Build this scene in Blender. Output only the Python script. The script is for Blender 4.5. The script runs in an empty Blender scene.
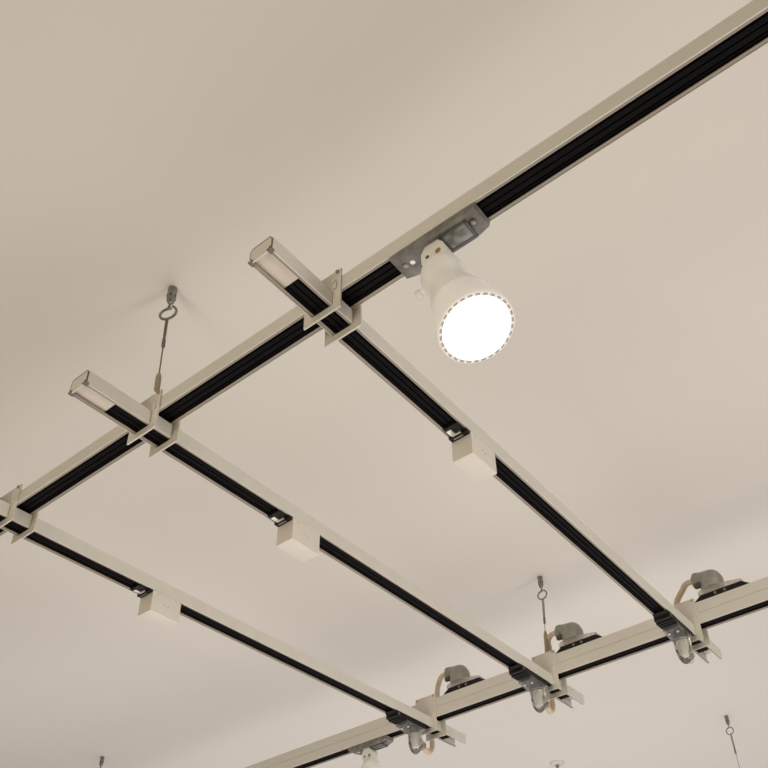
import bpy, bmesh, math
from mathutils import Vector, Matrix
sc = bpy.context.scene
col = sc.collection
CZ = 1.55                     # camera height; scene heights below are measured from it, in mm
PI = math.pi

def W(x, y, z): return Vector((x/1000, y/1000, z/1000 + CZ))

# ------------------------------------------------------------------ materials
def new_mat(name):
    m = bpy.data.materials.new(name); m.use_nodes = True
    nt = m.node_tree
    return m, nt, nt.nodes['Principled BSDF']

def paint(name, rgb, rough=.5, metal=0., spec=.4, var=.04, scale=30., bump=0., trans=0., alpha=1., ior=1.45):
    m, nt, p = new_mat(name)
    tc = nt.nodes.new('ShaderNodeTexCoord')
    nz = nt.nodes.new('ShaderNodeTexNoise'); nz.inputs['Scale'].default_value = scale; nz.inputs['Detail'].default_value = 3
    nt.links.new(tc.outputs['Object'], nz.inputs['Vector'])
    cr = nt.nodes.new('ShaderNodeValToRGB')
    cr.color_ramp.elements[0].position = .3; cr.color_ramp.elements[1].position = .7
    cr.color_ramp.elements[0].color = (*[c*(1-var) for c in rgb], 1)
    cr.color_ramp.elements[1].color = (*[min(1, c*(1+var)) for c in rgb], 1)
    nt.links.new(nz.outputs['Fac'], cr.inputs['Fac'])
    nt.links.new(cr.outputs['Color'], p.inputs['Base Color'])
    p.inputs['Roughness'].default_value = rough; p.inputs['Metallic'].default_value = metal
    p.inputs['Specular IOR Level'].default_value = spec
    p.inputs['Transmission Weight'].default_value = trans; p.inputs['Alpha'].default_value = alpha
    p.inputs['IOR'].default_value = ior
    if bump:
        b = nt.nodes.new('ShaderNodeBump'); b.inputs['Strength'].default_value = bump; b.inputs['Distance'].default_value = .002
        nt.links.new(nz.outputs['Fac'], b.inputs['Height']); nt.links.new(b.outputs['Normal'], p.inputs['Normal'])
    return m

def emitter(name, rgb, strength):
    m, nt, p = new_mat(name)
    p.inputs['Base Color'].default_value = (*rgb, 1)
    p.inputs['Emission Color'].default_value = (*rgb, 1)
    p.inputs['Emission Strength'].default_value = strength
    nz = nt.nodes.new('ShaderNodeTexNoise'); nz.inputs['Scale'].default_value = 40
    return m

M = {}
M['ceiling'] = paint('ceiling_paint', (.80, .765, .71), .9, spec=.1, var=.012, scale=1.3)
M['floor'] = paint('floor_boards', (.50, .45, .40), .5, var=.1, scale=4)
M['rail'] = paint('rail_white_enamel', (.73, .705, .64), .42, var=.02)
M['lip'] = paint('rail_lip_dark', (.36, .315, .26), .4, var=.03)  # lip faces get a darker tone than the rest of the rail
M['bracket'] = paint('bracket_enamel', (.74, .70, .62), .45, var=.02)
M['white'] = paint('white_plastic', (.80, .75, .68), .4, var=.015)
M['black'] = paint('black_insulator', (.0042, .003, .0036), .55, spec=.1, var=.2, scale=60)
M['blackplastic'] = paint('black_plastic', (.008, .007, .007), .45, spec=.3, var=.2)
M['steel'] = paint('zinc_steel', (.27, .27, .245), .32, metal=.85, var=.15, scale=120)
M['darksteel'] = paint('dull_steel', (.20, .175, .145), .45, metal=.5, var=.2, scale=120)
M['contact'] = paint('contact_metal', (.75, .72, .68), .3, metal=.9, var=.1)
M['brass'] = paint('brass', (.42, .27, .10), .35, metal=.8, var=.1)
M['clear'] = paint('clear_plastic', (.62, .60, .56), .16, var=.25, scale=70, trans=.75, alpha=.8, bump=.3, ior=1.4)
M['glass'] = paint('clear_glassy_plastic', (.90, .90, .86), .06, var=.03, trans=1., ior=1.42, bump=.15, scale=50)
M['milky'] = paint('milky_plastic', (.80, .74, .69), .25, var=.12, scale=60, trans=.35, alpha=.65, bump=.3)
M['darkclear'] = paint('dark_clear_edge', (.10, .10, .09), .2, var=.2)
M['pane'] = paint('greenish_clear_pane', (.30, .315, .285), .15, var=.5, scale=75, trans=.2, bump=.3)
M['smoke'] = paint('smoky_plastic', (.34, .32, .30), .2, var=.4, scale=60, trans=.4, alpha=.9, bump=.4, ior=1.4)
M['greyelbow'] = paint('grey_elbow_plastic', (.40, .39, .34), .35, var=.15, scale=60, trans=.25, alpha=.95)
M['cord'] = paint('beige_cord', (.70, .555, .40), .5, var=.08, scale=40)
M['tan'] = paint('tan_gripper', (.42, .35, .24), .45, var=.1)
M['screw_and_shade'] = paint('screw_and_shade_dark', (.10, .085, .06), .5, metal=.3, var=.2)
M['rose'] = paint('rose_plastic', (.74, .71, .65), .5, var=.03)
M['vent'] = paint('vent_grey', (.50, .47, .44), .6)
M['rosetop'] = paint('rose_screw', (.26, .23, .18), .5, metal=.3)
M['blank'] = paint('blank_strip_plastic', (.74, .66, .585), .5, var=.02)
M['glow'] = emitter('lamp_glow', (1, .985, .95), 9.0)
M['lampwhite'] = paint('lamp_white', (.88, .86, .82), .35, var=.01)
M['holder'] = paint('holder_white_glow', (.88, .86, .83), .35, var=.01)
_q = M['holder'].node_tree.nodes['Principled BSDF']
_q.inputs['Emission Color'].default_value = (1, .95, .88, 1); _q.inputs['Emission Strength'].default_value = .06  # weak emission added to brighten the holder, which is no lamp itself
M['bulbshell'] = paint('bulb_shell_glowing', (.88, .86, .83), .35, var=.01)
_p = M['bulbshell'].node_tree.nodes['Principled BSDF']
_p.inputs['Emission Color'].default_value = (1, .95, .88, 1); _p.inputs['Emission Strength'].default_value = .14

# ------------------------------------------------------------------ shape helpers
class MB:
    """collects shapes (mm, local axes) and links them as one mesh object"""
    def __init__(s): s.bm = bmesh.new(); s.mi = 0
    def _tagmat(s, faces):
        for f in faces: f.material_index = s.mi
    def box(s, x0, x1, y0, y1, z0, z1, bev=0.):
        b = bmesh.new()
        bmesh.ops.create_cube(b, size=1)
        for v in b.verts:
            v.co = Vector(((x0+x1)/2 + v.co.x*(x1-x0), (y0+y1)/2 + v.co.y*(y1-y0), (z0+z1)/2 + v.co.z*(z1-z0)))/1000
        if bev: bmesh.ops.bevel(b, geom=list(b.edges), offset=bev/1000, segments=2, affect='EDGES', profile=.7)
        s._merge(b); return s
    def _merge(s, b):
        mp = {}
        for v in b.verts: mp[v] = s.bm.verts.new(v.co)
        for f in b.faces:
            n = s.bm.faces.new([mp[v] for v in f.verts]); n.material_index = s.mi
        b.free()
    def prism(s, poly, axis, a, b_, lipmat=None):
        """poly: 2D points; axis 'x': (y,z) extruded x in [a,b]; 'y': (x,z); 'z': (x,y)"""
        def P(p, t):
            if axis == 'x': return Vector((t, p[0], p[1]))/1000
            if axis == 'y': return Vector((p[0], t, p[1]))/1000
            return Vector((p[0], p[1], t))/1000
        A = [s.bm.verts.new(P(p, a)) for p in poly]; B = [s.bm.verts.new(P(p, b_)) for p in poly]
        n = len(poly); fs = []
        for i in range(n):
            j = (i+1) % n
            f = s.bm.faces.new((A[i], A[j], B[j], B[i])); fs.append(f)
            f.material_index = lipmat[1] if lipmat and i in lipmat[0] else s.mi
        for c in (A, B[::-1]):
            f = s.bm.faces.new(c); f.material_index = s.mi; fs.append(f)
        bmesh.ops.recalc_face_normals(s.bm, faces=fs)
        return s
    def tube(s, pts, r, n=12, closed=False, cap=True):
        pts = [Vector(p)/1000 for p in pts]; rr = r if isinstance(r, (list, tuple)) else [r]*len(pts)
        rings = []; up = None; N = len(pts)
        for i, p in enumerate(pts):
            if closed: d = pts[(i+1) % N]-pts[i-1]
            else: d = pts[min(i+1, N-1)]-pts[max(i-1, 0)]
            d.normalize()
            if up is None: up = d.orthogonal().normalized()
            up = (up - d*up.dot(d)).normalized(); q = d.cross(up)
            rings.append([s.bm.verts.new(p + (up*math.cos(2*PI*k/n)+q*math.sin(2*PI*k/n))*rr[i]/1000) for k in range(n)])
        fs = []
        for i in range(N if closed else N-1):
            a, b = rings[i], rings[(i+1) % N]
            off = 0
            if closed and i == N-1:
                off = min(range(n), key=lambda o: (a[0].co-b[o].co).length)
            for k in range(n):
                fs.append(s.bm.faces.new((a[k], a[(k+1) % n], b[(k+1+off) % n], b[(k+off) % n])))
        if cap and not closed:
            fs.append(s.bm.faces.new(rings[0][::-1])); fs.append(s.bm.faces.new(rings[-1]))
        s._tagmat(fs); bmesh.ops.recalc_face_normals(s.bm, faces=fs)
        return s
    def lathe(s, prof, o, d, n=32, cap0=True, cap1=True):
        """prof: (radius, distance along axis)"""
        o = Vector(o)/1000; d = Vector(d).normalized(); u = d.orthogonal().normalized(); w = d.cross(u)
        rings = [[s.bm.verts.new(o+d*t/1000+(u*math.cos(2*PI*k/n)+w*math.sin(2*PI*k/n))*r/1000) for k in range(n)] for r, t in prof]
        fs = []
        for a, b in zip(rings, rings[1:]):
            for k in range(n): fs.append(s.bm.faces.new((a[k], a[(k+1) % n], b[(k+1) % n], b[k])))
        if cap0: fs.append(s.bm.faces.new(rings[0][::-1]))
        if cap1: fs.append(s.bm.faces.new(rings[-1]))
        s._tagmat(fs); bmesh.ops.recalc_face_normals(s.bm, faces=fs)
        return s
    def build(s, name, mats, parent=None):
        me = bpy.data.meshes.new(name); s.bm.to_mesh(me); s.bm.free()
        for m in (mats if isinstance(mats, (list, tuple)) else [mats]): me.materials.append(m)
        for p in me.polygons: p.use_smooth = True
        me.set_sharp_from_angle(angle=math.radians(32))
        o = bpy.data.objects.new(name, me); col.objects.link(o)
        if parent: o.parent = parent
        return o

def tag(o, label, cat, group=None):
    o['label'] = label; o['category'] = cat
    if group: o['group'] = group
    return o

def thing(name, label, cat, loc, rz=0., group=None):
    o = bpy.data.objects.new(name, None); col.objects.link(o)
    o.empty_display_size = .03
    o.location = loc; o.rotation_euler = (0, 0, rz)
    return tag(o, label, cat, group)

KIDS = {}
def copy_tree(o, parent=None):
    c = o.copy(); col.objects.link(c)
    if parent: c.parent = parent
    for ch in list(o.children):
        k = copy_tree(ch, c); k.matrix_parent_inverse = ch.matrix_parent_inverse
    return c

def arc(c, r, a0, a1, n, ax1, ax2):
    c = Vector(c); ax1 = Vector(ax1).normalized(); ax2 = Vector(ax2).normalized()
    return [c+(ax1*math.cos(a0+(a1-a0)*i/n)+ax2*math.sin(a0+(a1-a0)*i/n))*r for i in range(n+1)]

def spline(pts, n=8):
    """Catmull-Rom through the points"""
    P = [Vector(p) for p in pts]; P = [P[0]*2-P[1]]+P+[P[-1]*2-P[-2]]; out = []
    for i in range(1, len(P)-2):
        for k in range(n):
            t = k/n; a, b, c, d = P[i-1:i+3]
            out.append(.5*((2*b)+(c-a)*t+(2*a-5*b+4*c-d)*t*t+(3*b-a-3*c+d)*t**3))
    out.append(P[-2]); return out

# ------------------------------------------------------------------ geometry of the place (mm, heights from the camera)
CEIL = 1160.
ZA = 886.; H = 24.; RW = 35.
YA = 545.6; YB = 1640.9           # centre lines of the two long rails
CX = [-516.6, -854.0, -1189.6]     # centre lines of the three cross rails at their near ends
SKEW = .0062                       # they run very slightly off square
ZC = ZA-H                         # their undersides
C0, C1 = 424., 1761.              # their near and far ends
def cx(c, y): return c+(y-C0)*SKEW

# ceiling
cb = MB(); cb.box(-7000, 3000, -2500, 7000, 0, 120)
ceil = cb.build('ceiling', M['ceiling']); ceil.location = W(0, 0, CEIL); ceil['kind'] = 'structure'

for nm, b_ in (('wall_left', (-7000, -6900, -2500, 7000)), ('wall_right', (2900, 3000, -2500, 7000)),
               ('wall_front', (-6900, 2900, 6900, 7000)), ('wall_back', (-6900, 2900, -2500, -2400))):
    w_ = MB(); w_.box(*b_, -CZ*1000+1, CEIL); w_ = w_.build(nm, M['ceiling']); w_.location = W(0, 0, 0); w_['kind'] = 'structure'
f_ = MB(); f_.box(-7000, 3000, -2500, 7000, -100, 0); f_ = f_.build('floor', M['floor']); f_.location = W(0, 0, -CZ*1000); f_['kind'] = 'structure'

# ------------------------------------------------------------------ rails
T, LIP, LT = 1.6, 5.2, 1.3
def u_profile(z0=0., flip=False):
    w = RW/2
    k, e, r = 1.5, .45, 1.0
    R_ = [(w-e, 0), (w-k, 0), (w-k, r), (w-LIP, r), (w-LIP, r+LT), (w-T, r+LT), (w-T, H-T)]
    p = [(-w, e), (-w, H), (w, H), (w, e)] + R_ + [(-y, z) for y, z in R_[::-1]]
    return [(y, z0+(H-z if flip else z)) for y, z in p]
def ins_profile(z0=0., flip=False):
    w = RW/2-T-.3; b = 4.4
    p = [(-w, b), (-w, H-T-.2), (w, H-T-.2), (w, b)]
    for g in (8, 0, -8):
        p += [(g+.9, b), (g+.7, b+3), (g-.7, b+3), (g-.9, b)]
    return [(y, z0+(H-z if flip else z)) for y, z in p]
LIPFACES = ({5, 6, 7, 8, 12, 13, 14, 15}, 1)
def profile(a, b, parent, name='profile', z0=0., flip=False):
    return MB().prism(u_profile(z0, flip), 'x', a, b, LIPFACES).build(name, [M['rail'], M['lip']], parent)
def insulator(a, b, parent, z0=0., flip=False):
    return MB().prism(ins_profile(z0, flip), 'x', a, b).build('insulator', M['black'], parent)

ra = thing('track_rail', 'long near white lighting rail crossing the upper picture, carrying the lit spotlight', 'rail', W(0, YA, ZA), 0, 'long white lighting rails')
profile(-1900, 520, ra); insulator(-1895, 515, ra)

rb = thing('track_rail', 'far double-height white rail along the bottom with grey plug connectors standing on top', 'rail', W(0, YB, ZA), 0, 'long white lighting rails')
for nm, z0, fl in (('lower_profile', 0., False), ('upper_profile', H+.7, True)):
    profile(-2900, 420, rb, nm, z0, fl); insulator(-2895, 415, rb, z0, fl)
MB().box(-2900, 420, -RW/2+.8, RW/2-.8, H-.2, H+.9).build('seam_strip', M['screw_and_shade'], rb)

CL = C1-C0
def make_cross():
    t = thing('track_rail', '', 'rail', W(CX[0], C0, ZC), PI/2, 'white cross rails hung under the long rails')
    profile(0, CL, t); insulator(51, CL-52, t)
    # white infill in the stripped near end and the end plate with two screw bosses
    cap = MB()
    poly = [(-17.5, 0), (17.5, 0), (17.5, H-4), (14.5, H+.6), (-14.5, H+.6), (-17.5, H-4)]
    cap.prism(poly, 'x', -1.8, 0)
    cap = cap.build('end_cap', M['bracket'], t)
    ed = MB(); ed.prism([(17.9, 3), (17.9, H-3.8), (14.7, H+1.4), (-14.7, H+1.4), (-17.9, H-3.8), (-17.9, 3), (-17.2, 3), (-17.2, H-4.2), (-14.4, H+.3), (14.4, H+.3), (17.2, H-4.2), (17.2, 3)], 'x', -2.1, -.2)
    ed.build('edge_shadow', M['screw_and_shade'], cap)  # dark strip modelled in place of the shadow line along the plate edge
    for sy in (-1, 1):
        MB().lathe([(3.4, -3), (3.4, 3.5), (2.6, 4)], (0, sy*15.0, 1.8), (-1, 0, 0), 16).build('screw', [M['darksteel']], cap)
        b = MB(); b.lathe([(1.9, 0), (1.9, .6)], (-4.0, sy*15.0, 1.8), (-1, 0, 0), 12).build('screw_head', M['contact'], cap)
    f = MB(); f.box(.5, 50.6, -RW/2+T+.2, RW/2-T-.2, 5.5, 8).build('blank_strip', M['blank'], t)
    return t
cross_labels = ['rightmost white cross rail, its stripped near end beside the lit spotlight',
                'middle white cross rail, crossing the near rail below the big steel ceiling hook',
                'leftmost white cross rail, its near end cut off by the picture edge']
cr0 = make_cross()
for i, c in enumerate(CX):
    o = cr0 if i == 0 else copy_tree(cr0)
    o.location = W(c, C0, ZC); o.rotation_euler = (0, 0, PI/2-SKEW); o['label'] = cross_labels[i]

# ------------------------------------------------------------------ brackets where cross rails meet long rails
def make_bracket(name_label, c, yc, top, group):
    """origin at the centre line, z = underside of the cross rail"""
    t = thing('cross_bracket', name_label, 'bracket', W(c, yc, ZC), 0, group)
    hw = RW/2+.5
    def plate(nm, y0, y1):
        m = MB()
        m.box(-30, -hw, y0, y1, -11, top); m.box(hw, 30, y0, y1, -11, top)
        m.box(-hw, hw, y0, y1, -11, -.05); m.box(-hw, hw, y0, y1, H+.05, top)
        return m.build(nm, M['bracket'], t)
    d = RW/2
    fp = plate('front_plate', -d-2.6, -d-.3)
    rp = plate('rear_plate', d+.3, d+2.6)
    h = (ZA+H-ZC-.5) if top < 65 else (ZA+2*H+.9-ZC-.3)
    MB().box(-30, 30, -d-.3, d+.3, h+.3, h+2.3).build('top_plate', M['bracket'], t)
    for x in (-24, 25):
        MB().lathe([(2.6, 0), (2.6, 2.2), (1.4, 3.4)], (x, -d-2.6, top-4.5), (0, -1, 0), 6).build('bolt', M['tan'], t)
    ck = MB(); ck.box(19, 24, -d-4.8, -d-2.6, H+2, H+15, .5); ck.box(19, 24, -d-7, -d-4.6, H+12, H+15.4, .5)
    ck.build('clip', M['bracket'], t)
    if top > 65: MB().box(18.5, 28.5, -d-4.2, -d-2.5, 41, 50, .4).build('tab', M['bracket'], t)
    return t
near_l = ['white bracket clamping the rightmost cross rail under the near rail, beside the lit spotlight',
          'white bracket on the near rail where the tan wire gripper is attached',
          'white bracket on the near rail at the left picture edge']
far_l = ['white bracket joining the rightmost cross rail to the far rail',
         'white bracket joining the middle cross rail to the far rail, under the second steel hook',
         'white bracket joining the leftmost cross rail to the far rail at the bottom']
b0 = make_bracket('', CX[0], YA, 60., 'brackets on the near long rail')
b1 = make_bracket('', CX[0], YB, 83., 'brackets on the far long rail')
for i, c in enumerate(CX):
    for src, y, lab in ((b0, YA, near_l), (b1, YB, far_l)):
        o = src if i == 0 else copy_tree(src)
        o.location = W(cx(c, y), y, ZC); o.rotation_euler = (0, 0, -SKEW*.5); o['label'] = lab[i]

# ------------------------------------------------------------------ white box adapters on the cross rails
def make_box():
    t = thing('socket_adapter', '', 'adapter box', W(CX[0], 816, ZC), 0, 'white box adapters on the cross rails')
    hb = MB(); hb.box(-17.6, 17.6, 0, 62, -42, -.3, 1.4)
    hb.box(-12, 12, 2, 61, -1, 6)
    h = hb.build('housing', M['white'], t)
    for y0, y1 in ((-27, .3), (61.7, 71)):
        k = MB(); k.box(-12.6, 12.6, y0, y1, -1.5, 4.2, 1)
        if y0 < 0: k.box(-16, 16, -9, .3, -5.5, -.4, 1)
        blk = k.build('contact_block', M['blackplastic'], t)
        if y0 < 0:
            MB().box(-10, -2, -23, -10, -4.2, -1.3, .8).build('contact', M['contact'], blk)
            MB().box(-8, 7, -12, -8.8, -5, -1.3, .8).build('contact', M['contact'], blk)
            MB().tube([(-9, -5, -5.8), (7, -5, -5.8)], 1.5, 8).build('contact', M['steel'], blk)
        else:
            MB().box(-16, -6, 62.2, 71, -2.6, -.3, .6).build('latch', M['contact'], blk)
    for y, z in ((10, -6), (27, -20), (35, -21)):
        MB().lathe([(.9, 0), (.9, .25)], (17.55, y, z), (1, 0, 0), 10).build('screw', M['rosetop'], t)
    return t
bx0 = make_box()
bl = ['white box adapter on the rightmost cross rail, below the lit spotlight',
      'white box adapter halfway along the middle cross rail',
      'white box adapter on the leftmost cross rail, lowest of the three']
for i, (c, y) in enumerate(zip(CX, (819, 807, 805))):
    o = bx0 if i == 0 else copy_tree(bx0)
    o.location = W(cx(c, y), y, ZC); o.rotation_euler = (0, 0, -SKEW); o['label'] = bl[i]

# ------------------------------------------------------------------ feed connectors: local x along rail, channel face at z=0, device towards +z
def dome(m, c, r, z0, z1, n=28):
    m.lathe([(r, 0), (r*1.0, (z1-z0)*.35)]+[(max(.5, r*math.cos(a)), (z1-z0)*(.35+.65*math.sin(a))) for a in [PI/2*k/8 for k in range(1, 9)]], (c[0], c[1], z0), (0, 0, 1), n)
def make_feed(clear):
    t = thing('feed_connector', '', 'connector', (0, 0, 0))
    b = MB()
    b.prism([(-62, 0), (62, 0), (44, 13), (-44, 13)], 'y', -15.5, 15.5)
    for x in (-50, 0, 50): b.box(x-4, x+4, -11, 11, -2.6, .5)
    if clear:
        b.box(22, 56, -16.8, 16.8, 0, 13, 1.5)
        for x in (24, 33, 42): b.box(x, x+5, -17.4, 17.4, 1, 16, 1.2)
    base = b.build('base', M['blackplastic'], t)
    for x in ((-12, 8) if not clear else (50,)):
        MB().lathe([(3.2, 0), (3.2, 1.6)], (x, -15.5, 7), (0, -1, 0), 12).build('bolt', M['darksteel'], base)
    pl = MB()
    if clear:
        pl.prism([(-50, 13), (22, 13), (20, 20), (-10, 25), (-46, 25)], 'y', -16.5, 16.5)
        pl.build('cover_plate', M['clear'], t)
        e = MB(); dome(e, (-30, 0), 16.5, 25, 76)
        e.tube([(-30, 0, 46), (-46, 0, 47), (-58, 0, 49)], [11, 11, 10], 18)
        el = e.build('elbow', M['glass'], t)
        co = MB(); dome(co, (-31, 0), 8.5, 26, 62, 16); co.build('core', M['lampwhite'], el)
        for y in (-9, 9):
            MB().lathe([(3, 0), (3, 2), (1.5, 3)], (8, y, 22), (0, 0, 1), 12).build('bolt', M['contact'], t)
    else:
        pl.prism([(-48, 13), (48, 13), (46, 18), (12, 24.5), (-44, 24.5), (-48, 20)], 'y', -16.5, 16.5)
        pl.build('cover_plate', M['milky'], t)
        e = MB(); dome(e, (-18, 0), 25, 24, 71)
        e.lathe([(16, 0), (16, 24), (17.5, 25), (17.5, 34), (15, 36)], (-18, 0, 56), (-1, 0, .08), 22)
        el = e.build('elbow', M['greyelbow'], t)
        MB().lathe([(13, 0), (13, 3.5), (8, 4)], (-53, 0, 58), (-1, 0, .08), 18).build('gland', M['greyelbow'], el)
        MB().box(-52, -24, -18, -8, 34, 43, 2).build('cable_slot', M['screw_and_shade'], el)
    return t
fu0 = make_feed(False)
fl0 = make_feed(True)
ul = ['grey plug connector on top of the far rail, right of the rightmost cross rail',
      'grey plug connector on top of the far rail, right of the second steel hook',
      'grey plug connector on top of the far rail, nearest the bottom edge']
ll = ['clear plastic feed connector hanging under the far end of the rightmost cross rail',
      'clear plastic feed connector hanging under the far end of the middle cross rail',
      'clear plastic feed connector hanging under the far end of the leftmost cross rail']
ZBT = ZA+2*H+.7
FU = [-421., -757., -1071.]
for i, c in enumerate(CX):
    o = fu0 if i == 0 else copy_tree(fu0)
    o.location = W(FU[i], YB, ZBT); o['label'] = ul[i]; o['group'] = 'grey plug connectors on the far rail'
    o = fl0 if i == 0 else copy_tree(fl0)
    # turned upside down under the cross rail, outlet towards the far rail
    o.rotation_euler = (PI, 0, -PI/2-SKEW); o.location = W(cx(c, 1546), 1546, ZC)
    o['label'] = ll[i]; o['group'] = 'clear feed connectors under the cross rails'

cl = ['beige cord arching from the right grey plug connector down behind the far rail',
      'beige cord beside the second steel hook, looping behind the far rail',
      'beige cord on the bottom grey plug connector, looping below the far rail']
for i, c in enumerate(CX):
    f = FU[i]; zt = ZBT; c = cx(c, 1660)
    dx = (-23, -6, 5)[i]; lf = (15, 0, 0)[i]; bx = (-28, -29, -36)[i]
    pts = [(f-54, YB, zt+60), (f-72, YB+1, zt+61), (f-86, YB+8, zt+53), (c+dx+4, YB+20, zt+38), (c+dx-4, YB+32, zt+14), (c+dx-6, YB+46, zt-16),
           (c+bx, YB+54, 890), (c+bx, YB+50, 848), (c+bx*.8, YB+28, 826+lf), (c+bx*.3, YB-8, 814+lf), (c, 1598, ZC-49)]
    o0 = Vector((c, YB, ZC))
    m = MB().tube([Vector(p)-o0 for p in spline(pts, 8)], 6.3, 12).build('power_cord', M['cord'])
    m.location = W(*o0); tag(m, cl[i], 'cord', 'beige power cords')

# ------------------------------------------------------------------ ceiling hooks and wires
def make_hook():
    t = thing('ceiling_hook', '', 'hook', (0, 0, 0))
    a = MB(); a.lathe([(7.2, 0), (7.4, -6), (6.2, -9), (7.2, -12), (7.2, -26), (5, -33), (2.4, -36)], (0, 0, 0), (0, 0, 1), 20)
    an = a.build('anchor', M['steel'], t)
    MB().lathe([(7.6, -17), (7.9, -18), (7.9, -23), (7.6, -24)], (0, 0, 0), (0, 0, 1), 6).build('nut', M['screw_and_shade'], an)
    e = MB()
    ring = arc((0, 0, -58), 13.5, PI/2-.5, PI/2-.5-2*PI*.95, 30, (1, 0, 0), (0, 0, 1))
    ring = [p+Vector((0, (i/30)*5-2.5, 0)) for i, p in enumerate(ring)]
    e.tube([(0, 0, -34), (0, 0, -40), (-2, 1, -44), (-6, 2.2, -47)], 2.1, 10)
    e.tube(ring, 2.1, 10)
    e.build('eye', M['steel'], t)
    return t
hk0 = make_hook()
hooks = [(-847, 527, .5, 'largest steel ceiling hook, above the near rail at left'),
         (-839, 1643, .1, 'steel ceiling hook above the far rail, between the right and middle cross rails'),
         (-808, 2768, 0., 'small steel ceiling hook near the bottom right corner'),
         (-2505, 1637, .9, 'tiny steel ceiling hook at the bottom left edge')]
for i, (x, y, rz, lab) in enumerate(hooks):
    o = hk0 if i == 0 else copy_tree(hk0)
    o.location = W(x, y, CEIL); o.scale = (.88 if i else 1,)*3; o.rotation_euler = (0, 0, rz); o['label'] = lab; o['group'] = 'steel ceiling hooks'

def make_wire(lab, top, bot, grip, r=1.1):
    """from the eye of a hook down to a gripper"""
    t = thing('suspension_wire', lab, 'wire', W(*bot), 0, 'suspension wires')
    o = Vector(bot); a = Vector(top)-o; g = a.normalized()
    L = a.length
    w = MB(); w.tube([g*(grip*.6), g*(L*.5), a], r, 8)
    lp = g*(L-60)
    side = Vector((1, 0, 0)) - g*g.x
    w.tube([lp, lp+g*22+side*2.2, a+side*2.2, a+g*3.0, a-side*2.2, lp+g*22-side*2.2, lp], r, 8)
    w.build('wire', M['darksteel'], t)
    MB().lathe([(1.6, 0), (2.8, 1), (2.8, 17), (1.6, 18)], lp-g*6, g, 12).build('ferrule', M['darksteel'], t)
    MB().lathe([(1.5, -2), (3.6, 0), (4.3, 3), (4.3, grip-8), (2.5, grip)], (0, 0, 0), g, 14).build('gripper', M['tan'], t)
make_wire('thin wire from the largest steel hook down to the near rail', (-847, 527, CEIL-72), (-836, 526, 927), 36, 1.1)
make_wire('thin wire from the second steel hook down to the far rail', (-839, 1643, CEIL-63.5), (-847, 1641, 949), 62, .8)
make_wire('thin wire dropping out of the picture at the bottom right', (-808, 2768, CEIL-63.5), (-806, 2766, 940), 36, .8)
make_wire('thin wire under the tiny hook at the bottom left edge', (-2505, 1637, CEIL-63.5), (-2500, 1639, 937), 36, .8)

rs = thing('ceiling_rose', 'pale round ceiling rose at the bottom edge, right of the bottom clear connector', 'ceiling rose', W(-1427, 2733, CEIL))
MB().lathe([(26, 0), (26, -3), (23, -7), (14, -9)], (0, 0, 0), (0, 0, 1), 32).build('cover', M['rose'], rs)
MB().lathe([(6, -9), (6, -18), (4, -20)], (0, 0, 0), (0, 0, 1), 20).build('screw', M['rosetop'], rs)

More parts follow.
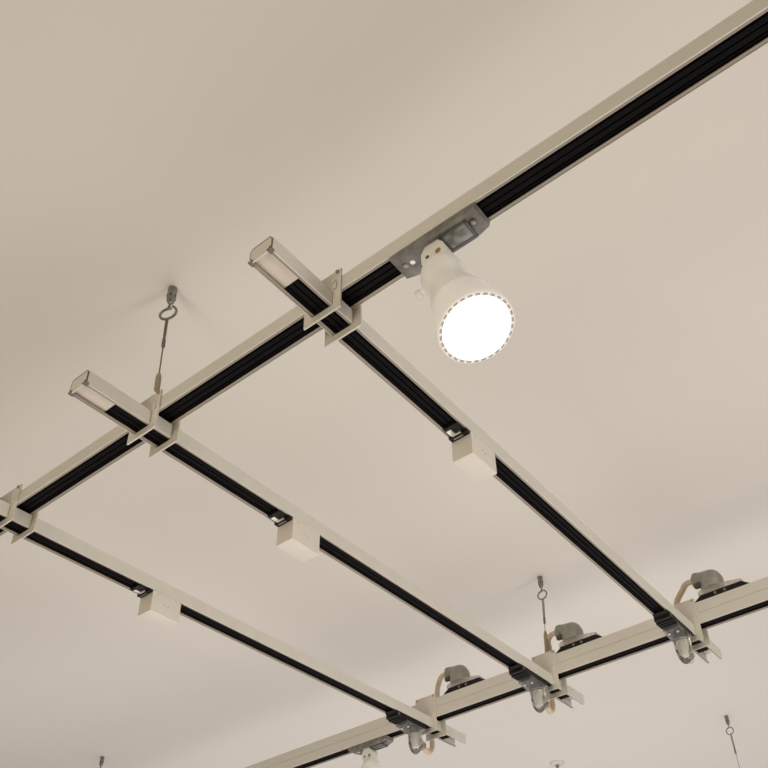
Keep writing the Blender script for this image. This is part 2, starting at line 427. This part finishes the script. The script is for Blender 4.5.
# ------------------------------------------------------------------ track spotlights (origin: channel face of the rail, lamp hangs down)
def make_spot():
    t = thing('track_spotlight', '', 'spotlight', (0, 0, 0))
    a = MB()
    a.prism([(-62, -.4), (-60, -8), (-42, -15), (42, -15), (60, -8), (62, -.4)], 'y', -16, 16)
    for x in (-48, 48): a.box(x-6, x+6, -11, 11, -.5, 2.8)
    ad = a.build('adapter', M['smoke'], t)
    wf = MB()
    for q in ((8, 12, -13, 13), (42, 46, -13, 13), (8, 46, -13, -10), (8, 46, 10, 13)): wf.box(*q, -17.5, -14.6, .4)
    wf.build('window_frame', M['darkclear'], ad)
    MB().box(12, 42, -10, 10, -16.8, -14.6, .6).build('clear_window', M['pane'], ad)
    for x in (-47, -37, 50):
        MB().lathe([(4.2, -2), (4.2, 3), (2.5, 4)], (x, -3, -11.5), (0, 0, -1), 14).build('bolt', M['contact'] if x == -37 else M['steel'], ad)
    u = Vector((.307, 0, -.952)); o = Vector((-11, 0, -27))
    s = MB()
    s.prism([(-8, 0), (10, 0), (17, -10), (17, -27), (-14, -27), (-14, -10)], 'y', -11, 13)
    s.box(-12, 15, -9, 11, -44, -26, 3)
    st = s.build('stem', M['lampwhite'], t); st.location = (-.005, 0, -.0145)
    MB().lathe([(3.8, 0), (3.8, .8), (2, 1.2)], (10, -11, -21), (0, -1, 0), 14).build('screw', M['brass'], st)
    MB().lathe([(2.4, 0), (2.4, .8)], (-5, -11, -21), (0, -1, 0), 14).build('screw', M['screw_and_shade'], st)
    h = MB()
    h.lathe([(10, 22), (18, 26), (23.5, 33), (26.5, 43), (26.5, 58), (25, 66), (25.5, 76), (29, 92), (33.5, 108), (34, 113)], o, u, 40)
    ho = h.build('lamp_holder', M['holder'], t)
    kd = Vector((-.952, 0, -.307))
    MB().lathe([(4, 20), (4, 31), (5.5, 32), (5.5, 37), (4, 38)], o+u*38, kd, 16).build('knob', M['lampwhite'], ho)
    b = MB()
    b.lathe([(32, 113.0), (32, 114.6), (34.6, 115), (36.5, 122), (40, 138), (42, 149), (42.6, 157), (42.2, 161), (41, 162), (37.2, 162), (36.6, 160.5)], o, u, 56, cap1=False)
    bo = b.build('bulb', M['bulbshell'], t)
    r = MB()   # the row of small vents round the rim
    p = u.orthogonal().normalized(); q = u.cross(p)
    for k in range(30):
        an = 2*PI*k/30; n = p*math.cos(an)+q*math.sin(an); tt = u.cross(n)
        c = o+u*162.0+n*39.3
        vs = [r.bm.verts.new((c+tt*sx*2.4+n*sy*1.2+u*sz)/1000) for sz in (-.4, .35) for sx, sy in ((-1, -1), (1, -1), (1, 1), (-1, 1))]
        for f in ((0, 1, 2, 3), (4, 5, 6, 7), (0, 1, 5, 4), (1, 2, 6, 5), (2, 3, 7, 6), (3, 0, 4, 7)):
            r.bm.faces.new([vs[j] for j in f])
    bmesh.ops.recalc_face_normals(r.bm, faces=list(r.bm.faces))
    r.build('vent_ring', M['vent'], bo)
    MB().lathe([(37.0, 161.0), (30, 163), (16, 164.6), (.5, 165)], o, u, 48, cap0=False).build('lens', M['glow'], bo)
    return t
sp0 = make_spot()
sp0.location = W(-351, YA, ZA); sp0['label'] = 'lit white spotlight hanging from the near rail, glowing bright white'; sp0['group'] = 'track spotlights'
sp1 = copy_tree(sp0); sp1.location = W(-1372, YB, ZA)
sp1['label'] = 'second spotlight under the far rail, cut off by the bottom edge'; sp1['group'] = 'track spotlights'

# ------------------------------------------------------------------ light
w = bpy.data.worlds.new('room_light'); sc.world = w; w.use_nodes = True
nt = w.node_tree; bg = nt.nodes['Background']
bg.inputs['Color'].default_value = (1.0, .955, .90, 1); bg.inputs['Strength'].default_value = .62

def area(name, loc, target, size, energy, rgb, spread=180):
    l = bpy.data.lights.new(name, 'AREA'); l.shape = 'DISK'; l.size = size; l.energy = energy; l.color = rgb
    l.spread = math.radians(spread)
    o = bpy.data.objects.new(name, l); col.objects.link(o); o.location = loc
    o.rotation_euler = (Vector(target)-Vector(loc)).to_track_quat('-Z', 'Y').to_euler()
area('up_fill', (-1.5, 2.7, .35), (-1.5, 2.7, 3), 5, 64, (1, .968, .985))  # unseen fill added near the floor to light the ceiling evenly
area('warm_up_fill', (-1.4, -.9, .3), (-1.4, -.9, 3), 2.5, 6, (1, .70, .18))  # unseen fill, added to warm the near part of the ceiling
area('back_light', (-.4, -2.2, .9), (-.5, 1.4, 2.2), 1.4, 5.5, (1, .92, .77), 70)  # added behind the camera, unseen; lifts rail sides facing the viewer
area('side_light', (2.7, 1.2, 1.0), (-.6, 1.1, 2.15), 1.2, 9, (1, .94, .85), 80)  # unseen lamp added to brighten faces turned to the right

# ------------------------------------------------------------------ camera
R = [[0.8086321665140513, 0.5859416852984911, -0.05278598969760309], [-0.38021311474499947, 0.4520222529506197, -0.8069162721208142], [-0.4489454383939071, 0.6725683788783189, 0.5883024469422957]]
cam = bpy.data.cameras.new('camera'); co = bpy.data.objects.new('camera', cam); col.objects.link(co)
rx, ry, rz = Vector(R[0]), -Vector(R[1]), -Vector(R[2])
m = Matrix((rx, ry, rz)).transposed().to_4x4(); m.translation = Vector((0, 0, CZ))
co.matrix_world = m
cam.sensor_width = 36; cam.sensor_fit = 'HORIZONTAL'
cam.lens = 891.067/768*36
cam.shift_x = (384-448.05)/768; cam.shift_y = (525.22-384)/768
cam.clip_start = .01
sc.camera = co
sc.view_settings.view_transform = 'Standard'; sc.view_settings.look = 'None'
sc.view_settings.exposure = 0; sc.view_settings.gamma = 1
